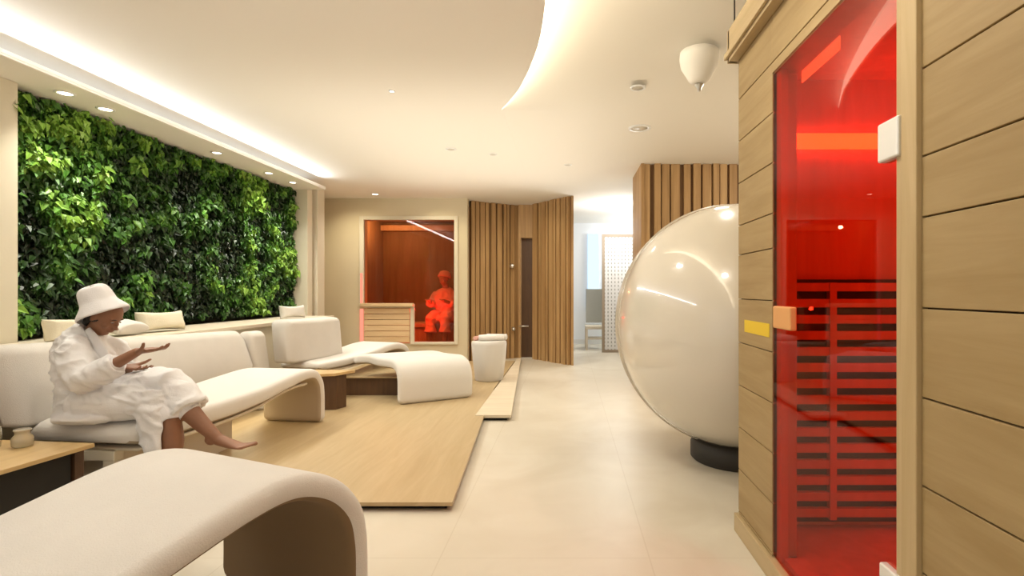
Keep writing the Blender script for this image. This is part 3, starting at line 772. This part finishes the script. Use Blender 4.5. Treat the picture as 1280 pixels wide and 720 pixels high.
def seated_guest():
    yc = 2.78
    root = thing('seated_person', 'person in white robe and bucket hat sitting cross legged with one open hand out', 'person', (-2.55, yc, .46))
    b = MB()
    P, R = head(b, (-2.512, yc, 1.012), math.radians(33), .82, yaw=math.radians(3))
    b.tube([(-2.60, yc, .86), (-2.565, yc, .93), (-2.53, yc, .98)], [.055, .044, .043], 16)
    # torso + hips under the robe
    b.tube([(-2.585, yc, .54), (-2.60, yc, .64), (-2.62, yc, .78), (-2.61, yc, .87), (-2.59, yc, .91)], [(.11, .10), (.10, .08), (.11, .08), (.09, .05), (.045, .045)], 20, up=(0, 1, 0))
    # crossing (far) leg
    b.tube([(-2.54, yc+.09, .555), (-2.33, yc+.03, .615), (-2.14, yc-.03, .645), (-2.105, yc-.045, .615), (-2.03, yc-.055, .52), (-1.93, yc-.06, .425), (-1.885, yc-.06, .385), (-1.865, yc-.06, .368)],
           [.085, .075, .056, .052, .051, .038, .031, .029], 16)
    b.ellipsoid((-1.895, yc-.06, .358), (.032, .027, .030), n=12)
    # foot of the crossing leg: heel, arch, toes
    b.tube([(-1.885, yc-.06, .372), (-1.855, yc-.06, .357), (-1.80, yc-.062, .338), (-1.745, yc-.064, .324), (-1.715, yc-.065, .320)],
           [(.027, .028), (.031, .030), (.035, .024), (.039, .016), (.036, .012)], 14)
    for k, (dy, L, r) in enumerate(((.030, .052, .0125), (.012, .046, .0095), (-.004, .041, .009), (-.019, .035, .0085), (-.033, .029, .008))):
        b.tube([(-1.735, yc-.065+dy, .322), (-1.72+L*.3, yc-.065+dy, .324), (-1.725+L, yc-.065+dy, .330), (-1.722+L+r*.5, yc-.065+dy, .330)], [r, r, r, r*.5], 10)
    # planted (near) leg
    b.tube([(-2.52, yc-.09, .55), (-2.32, yc-.10, .555), (-2.14, yc-.10, .55), (-2.09, yc-.10, .50), (-2.07, yc-.10, .36), (-2.08, yc-.10, .19), (-2.09, yc-.10, .125)],
           [.085, .078, .056, .054, .052, .038, .034], 16)
    b.tube([(-2.115, yc-.10, .10), (-2.080, yc-.10, .092), (-2.000, yc-.10, .078), (-1.940, yc-.10, .068), (-1.900, yc-.10, .064)],
           [(.030, .034), (.036, .038), (.038, .028), (.042, .018), (.038, .012)], 14)
    for k, (dy, L, r) in enumerate(((.030, .050, .0125), (.012, .045, .0095), (-.004, .040, .009), (-.019, .034, .0085), (-.033, .028, .008))):
        b.tube([(-1.92, yc-.10+dy, .066), (-1.91+L, yc-.10+dy, .064), (-1.906+L, yc-.10+dy, .063)], [r, r, r*.5], 10)
    # arms : shoulder, elbow, wrist
    for side, E, Wp in ((-1, (-2.465, yc-.165, .690), (-2.225, yc-.13, .835)), (1, (-2.52, yc+.19, .655), (-2.44, yc+.02, .735))):
        S = (-2.585, yc+side*.11, .84); E = Vector(E); Wp = Vector(Wp)
        b.tube([S, Vector(S).lerp(E, .5), E, E.lerp(Wp, .35), Wp], [.040, .037, .034, .034, .022], 14)
        d = (Wp-E).normalized(); fd = Vector((.97, side*-.05+.05, .10 if side < 0 else -.12)).normalized()
        sdv = Vector((0, 1, 0)); up = fd.cross(sdv).normalized()*-1
        if up.z < 0: up = -up
        pc = Wp+fd*.045
        b.tube([Wp-fd*.006, Wp+fd*.02, Wp+fd*.055, Wp+fd*.085], [(.022, .018), (.032, .015), (.041, .014), (.038, .011)], 16)
        for k, (dy, L) in enumerate(((-.028, .070), (-.0095, .080), (.0095, .075), (.028, .060))):
            ln = [L*.48, L*.30, L*.24]
            o = -side*dy   # index finger on the thumb side
            base = Wp+fd*.078+Vector((0, (1 if side < 0 else -1)*dy*1.0, 0))
            finger(b, base, fd+Vector((0, (1 if side < 0 else -1)*dy*2.0, 0)), ln, [.0088, .0082, .0074, .0064], [math.radians(-16-5*k)]*3, Vector((0, 1, 0)))
        tb = Wp+fd*.022+Vector((0, side*.026, 0))
        finger(b, tb, fd*.75+Vector((0, side*.55, .25)), [.040, .032, .024], [.0125, .0105, .009, .0075], [math.radians(-14)]*3, Vector((0, 1, 0)))
    body = remeshed('body', b, M['skin'], root, .0050, 4)
    # eyes
    for y in (-1, 1):
        e = MB(); e.ellipsoid(P(.0815, y*.030, .001), (.005, .010, .0035), R, 10)
        finish('eye', e, plain('eye_white_%d' % y, (.38, .33, .29), .3), root)
        e = MB(); e.ellipsoid(P(.0845, y*.030, 0), (.003, .0042, .0036), R, 8)
        finish('iris', e, M['hair'], root)
        e = MB(); e.tube([P(.088, y*.018, .021), P(.089, y*.032, .025), P(.082, y*.048, .019)], [.0018, .0022, .0012], 8)
        finish('eyebrow', e, M['hair'], root)
    h = MB(); h.ellipsoid(P(-.022, 0, .010), (.074, .064, .066), R, 18); h.ellipsoid(P(-.060, 0, -.035), (.032, .048, .036), R, 14); h.ellipsoid(P(-.062, 0, -.075), (.024, .040, .036), R, 14)
    remeshed('hair', h, M['hair'], root, .006, 3, fold(60, .002))
    # ---- robe
    r = MB()
    r.tube([(-2.575, yc, .472), (-2.585, yc, .52), (-2.605, yc, .62), (-2.63, yc, .74), (-2.632, yc, .82), (-2.622, yc, .875), (-2.60, yc, .915), (-2.58, yc, .935)],
           [(.135, .145), (.145, .150), (.135, .125), (.145, .120), (.145, .105), (.125, .085), (.085, .065), (.055, .055)], 28, up=(0, 1, 0))
    for side, E, Wp in ((-1, (-2.465, yc-.165, .690), (-2.225, yc-.13, .835)), (1, (-2.52, yc+.19, .655), (-2.44, yc+.02, .735))):
        E = Vector(E); Wp = Vector(Wp)
        C1 = E.lerp(Wp, .60)
        r.tube([(-2.60, yc+side*.05, .860), (-2.585, yc+side*.105, .828), (-2.54, yc+side*.140, .755), E+Vector((-.01, 0, .0)), E.lerp(Wp, .30)+Vector((0, 0, -.006)), C1+Vector((0, 0, -.004))],
               [.065, .070, .072, .070, .064, .056], 24)
    # crossing thigh and shin with flaring hem
    r.tube([(-2.58, yc+.06, .56), (-2.38, yc+.04, .605), (-2.23, yc+.0, .645), (-2.135, yc-.03, .650), (-2.085, yc-.04, .605), (-2.045, yc-.05, .555), (-2.015, yc-.055, .515)],
           [.11, .100, .088, .078, .082, .088, .092], 24)
    # near thigh resting on the seat
    r.tube([(-2.56, yc-.07, .55), (-2.40, yc-.09, .560), (-2.25, yc-.10, .570), (-2.17, yc-.10, .545)], [.105, .095, .082, .074], 24)
    # drape falling from the knees
    r.tube([(-2.16, yc-.08, .60), (-2.155, yc-.13, .52), (-2.145, yc-.158, .45), (-2.13, yc-.168, .38), (-2.115, yc-.172, .33), (-2.105, yc-.174, .295)],
           [(.080, .075), (.060, .075), (.030, .070), (.018, .056), (.014, .036), (.012, .014)], 24, up=(1, 0, 0))
    r.tube([(-2.10, yc-.03, .58), (-2.07, yc-.03, .52), (-2.05, yc-.035, .475)], [(.07, .07), (.075, .07), (.07, .06)], 18, up=(1, 0, 0))
    r.ellipsoid((-2.50, yc-.06, .495), (.20, .17, .035), n=16)
    def folds(p, n):
        q = Vector((p.x*9+p.z*13, p.y*13, p.z*9-p.x*6)); q += Vector((noise.noise(p*5), noise.noise(p*5+Vector((3, 1, 2))), 0))*1.2
        a = 1-abs(noise.noise(q)); b = 1-abs(noise.noise(q*2.1+Vector((5, 5, 5))))
        return .015*(a*a*a-.55)+.003*(b*b*b-.5)
    ro = remeshed('robe', r, M['robe'], root, .0075, 3, folds)
    clear_of(ro, body, .010)
    # lapel, belt
    lp = MB(); lp.tube([(-2.560, yc-.052, .942), (-2.518, yc-.055, .89), (-2.490, yc-.045, .83), (-2.474, yc-.03, .75), (-2.468, yc-.02, .68)], [(.009, .018), (.010, .024), (.010, .026), (.010, .025), (.009, .022)], 14)
    finish('lapel', lp, M['robe'], root)
    # ---- bucket hat
    hc = Vector((-2.522, yc, 1.024)); ax = Vector((-.40, -.03, .90)).normalized(); HS = .76
    prof = [(.158, -.012), (.160, -.006), (.150, .012), (.128, .045), (.110, .070), (.105, .085), (.101, .12), (.094, .160), (.082, .180), (.050, .190), (.001, .192)]
    inner = [(max(.001, a-.007), z-.005) for a, z in prof]
    q = Vector((0, 0, 1)).rotation_difference(ax)
    hm = MB(); RR = []
    for (rad, z) in inner[::-1]+prof:
        rad *= HS; z *= HS*1.08
        ring = []
        for k in range(56):
            a = 2*PI*k/56
            wob = 1+.035*math.sin(3*a+1)*(rad/.16)**2 + .015*math.sin(7*a+z*40)+ .045*noise.noise(Vector((math.cos(a)*1.6+z*9, math.sin(a)*1.6, z*30)))
            v = Vector((rad*1.02*math.cos(a)*wob, rad*.93*math.sin(a)*wob, z+.006*math.sin(2*a)*(rad/.16)))
            if z > .15: v.z += .010*math.sin(a*2+.6)
            ring.append(hc+q @ v)
        RR.append(ring)
    hm.rings(RR, caps=False)
    ho = finish('bucket_hat', hm, M['robe'], root, subsurf=1); ho['label'] = 'white terry bucket hat'
    st = MB()
    pts = [hc+q @ Vector((.1085*math.cos(2*PI*k/32), .099*math.sin(2*PI*k/32), .072)) for k in range(33)]
    return root
seated_guest()

def far_guest():
    x, y = -2.13, 8.95
    root = thing('sauna_guest', 'small robed figure in a cap lit red behind the far sauna window', 'person', (x, y, .58))
    b = MB()
    P, R = head(b, (x-.02, y-.06, 1.36), math.radians(18), 1.0, yaw=math.radians(-125))
    b.tube([(x, y, 1.15), (x-.01, y-.03, 1.26)], [.06, .052], 14)
    b.tube([(x+.02, y, .66), (x+.01, y, .85), (x, y, 1.02), (x, y, 1.14)], [(.14, .12), (.12, .11), (.16, .12), (.12, .08)], 18, up=(0, 1, 0))
    for s in (-1, 1):
        b.tube([(x+s*.09, y-.02, .67), (x+s*.12-.04, y-.25, .68), (x+s*.13-.06, y-.36, .66), (x+s*.13-.06, y-.38, .45), (x+s*.13-.06, y-.38, .16)], [.085, .075, .058, .052, .038], 12)
        b.tube([(x+s*.13-.06, y-.36, .11), (x+s*.13-.08, y-.46, .09), (x+s*.13-.09, y-.56, .075)], [(.035, .035), (.04, .03), (.035, .015)], 10)
        b.tube([(x+s*.17, y, 1.10), (x+s*.20-.03, y-.08, .90), (x+s*.12-.10, y-.28, .98)], [.05, .042, .03], 12)
        for k in range(4):
            b.tube([(x+s*.12-.10+(k-1.5)*.017, y-.28, .98), (x+s*.12-.12+(k-1.5)*.02, y-.35, 1.0), (x+s*.12-.12+(k-1.5)*.02, y-.38, .985)], [.009, .008, .007], 8)
        b.tube([(x+s*.12-.10-s*.02, y-.28, .98), (x+s*.12-.11-s*.05, y-.32, 1.01)], [.011, .009], 8)
    remeshed('body', b, M['skin2'], root, .009, 3)
    r = MB()
    r.tube([(x+.02, y, .60), (x+.01, y, .80), (x, y, 1.0), (x, y, 1.13), (x, y-.01, 1.19)], [(.20, .17), (.19, .15), (.22, .15), (.17, .10), (.08, .07)], 20, up=(0, 1, 0))
    for s in (-1, 1):
        r.tube([(x+s*.15, y, 1.10), (x+s*.21-.02, y-.06, .92), (x+s*.17-.06, y-.19, .93)], [.075, .085, .07], 14)
        r.tube([(x+s*.09, y-.02, .68), (x+s*.11-.03, y-.25, .70), (x+s*.12-.05, y-.38, .66), (x+s*.12-.05, y-.40, .45)], [.12, .11, .09, .10], 14)
    r.ellipsoid((x, y-.15, .66), (.26, .25, .09))
    remeshed('robe', r, M['robe_red_lit'], root, .014, 3, lambda p, n: .012*(1-2.4*abs(noise.noise(p*11))))
    hm = MB(); hm.lathe([(.115, .0), (.118, .01), (.105, .05), (.09, .09), (.05, .115), (.001, .12)], (x-.015, y-.055, 1.375), 28, axis=(.1, .2, 1))
    finish('cap', hm, M['robe_red_lit'], root)
far_guest()

# ------------------------------------------------------------------ lights
def area(name, loc, rot, sx, sy, W, col=(1, .9, .75), spread=180):
    l = bpy.data.lights.new(name, 'AREA'); l.shape = 'RECTANGLE'; l.size = sx; l.size_y = sy; l.energy = W; l.color = col; l.spread = math.radians(spread)
    o = bpy.data.objects.new(name, l); COL.objects.link(o); o.location = loc; o.rotation_euler = [math.radians(a) for a in rot]; return o
def spot(name, loc, W, col=(1, .87, .66), ang=110, blend=.8, r=.04, rot=(0, 0, 0)):
    l = bpy.data.lights.new(name, 'SPOT'); l.energy = W; l.color = col; l.spot_size = math.radians(ang); l.spot_blend = blend; l.shadow_soft_size = r
    o = bpy.data.objects.new(name, l); COL.objects.link(o); o.location = loc; o.rotation_euler = [math.radians(a) for a in rot]; return o
def point(name, loc, W, col=(1, .87, .66), r=.08):
    l = bpy.data.lights.new(name, 'POINT'); l.energy = W; l.color = col; l.shadow_soft_size = r
    o = bpy.data.objects.new(name, l); COL.objects.link(o); o.location = loc; return o
WARM = (1, .86, .64)
for i, (x, y) in enumerate(((-2.0, 2.6), (-2.0, 4.3), (-2.2, 6.0), (-.6, 3.0), (-.3, 5.0), (-.9, 6.8), (.3, 7.0), (.2, 1.6), (1.3, 4.6), (-1.4, .9), (-2.9, 7.45))):
    spot('ceiling_spot', (x, y, CEIL-.02), 50, (1, .92, .79), 130, .9, .10)
for (y, w) in ((3.42, 46), (3.8, 36), (4.9, 52), (5.75, 52), (6.25, 40)):
    spot('wall_washer', (-3.30, y, 2.44), w, (1, .96, .82), 120, .9, .03, rot=(0, -14, 0))
area('cove_uplight', (-3.17, 3.2, 2.53), (0, -100, 0), .05, 6.6, 42, (.95, .97, 1.0))
area('far_ceiling_fill', (-1.0, 5.4, 1.9), (180, 0, 0), 2.6, 3.6, 22, (1, .93, .80))  # added fill with no fitting, brightens the far ceiling
area('near_ceiling_fill', (-.9, 1.6, 2.0), (180, 0, 0), 2.0, 2.4, 2.5, (1, .94, .84))  # unseen panel added to lift the ceiling near the camera
spot('far_wall_washer', (-3.3, 7.35, 2.56), 30, (1, .88, .62), 110, .9, .05, rot=(28, 0, 0))
spot('far_wall_washer', (-2.0, 7.35, 2.56), 30, (1, .88, .62), 110, .9, .05, rot=(28, 0, 0))
spot('slat_wall_washer', (-.7, 7.0, 2.56), 40, (1, .90, .70), 110, .9, .05, rot=(35, 0, 0))
point('passage_light', (.9, 8.6, 2.2), 60, (1, .98, .96), .3)
point('white_room_light', (1.8, 10.2, 2.2), 70, (.92, .97, 1.0), .3)
point('pod_room_light', (2.9, 4.0, 2.2), 60, (1, .9, .74), .25)
# warm glow below the long lounger
area('under_seat_glow', (-2.74, 3.9, .28), (0, -50, 0), .04, 1.2, 2.2, (1, .82, .5))
# red light in both saunas
spot('red_sauna_lamp', (1.45, 1.30, 1.95), 34, (1, .075, .025), 120, .6, .15, rot=(55, 0, 0))
point('warm_sauna_lamp', (1.55, 1.0, .45), 9, (1, .30, .10), .03)
spot('pod_spot', (1.10, 3.75, 2.56), 30, (1, .92, .79), 140, .6, .03)
point('far_sauna_red', (-2.35, 8.40, .85), 8, (1, .02, .01), .03)
point('far_sauna_warm', (-3.1, 8.9, 2.25), 17, (1, .78, .52), .03)

w = bpy.data.worlds.new('world'); scn.world = w; w.use_nodes = True
w.node_tree.nodes['Background'].inputs['Color'].default_value = (1, .95, .88, 1)
w.node_tree.nodes['Background'].inputs['Strength'].default_value = .78

scn.view_settings.view_transform = 'Standard'
scn.view_settings.look = 'None'
scn.view_settings.exposure = -0.1
for o in bpy.data.objects:
    if '_o' in o: del o['_o']
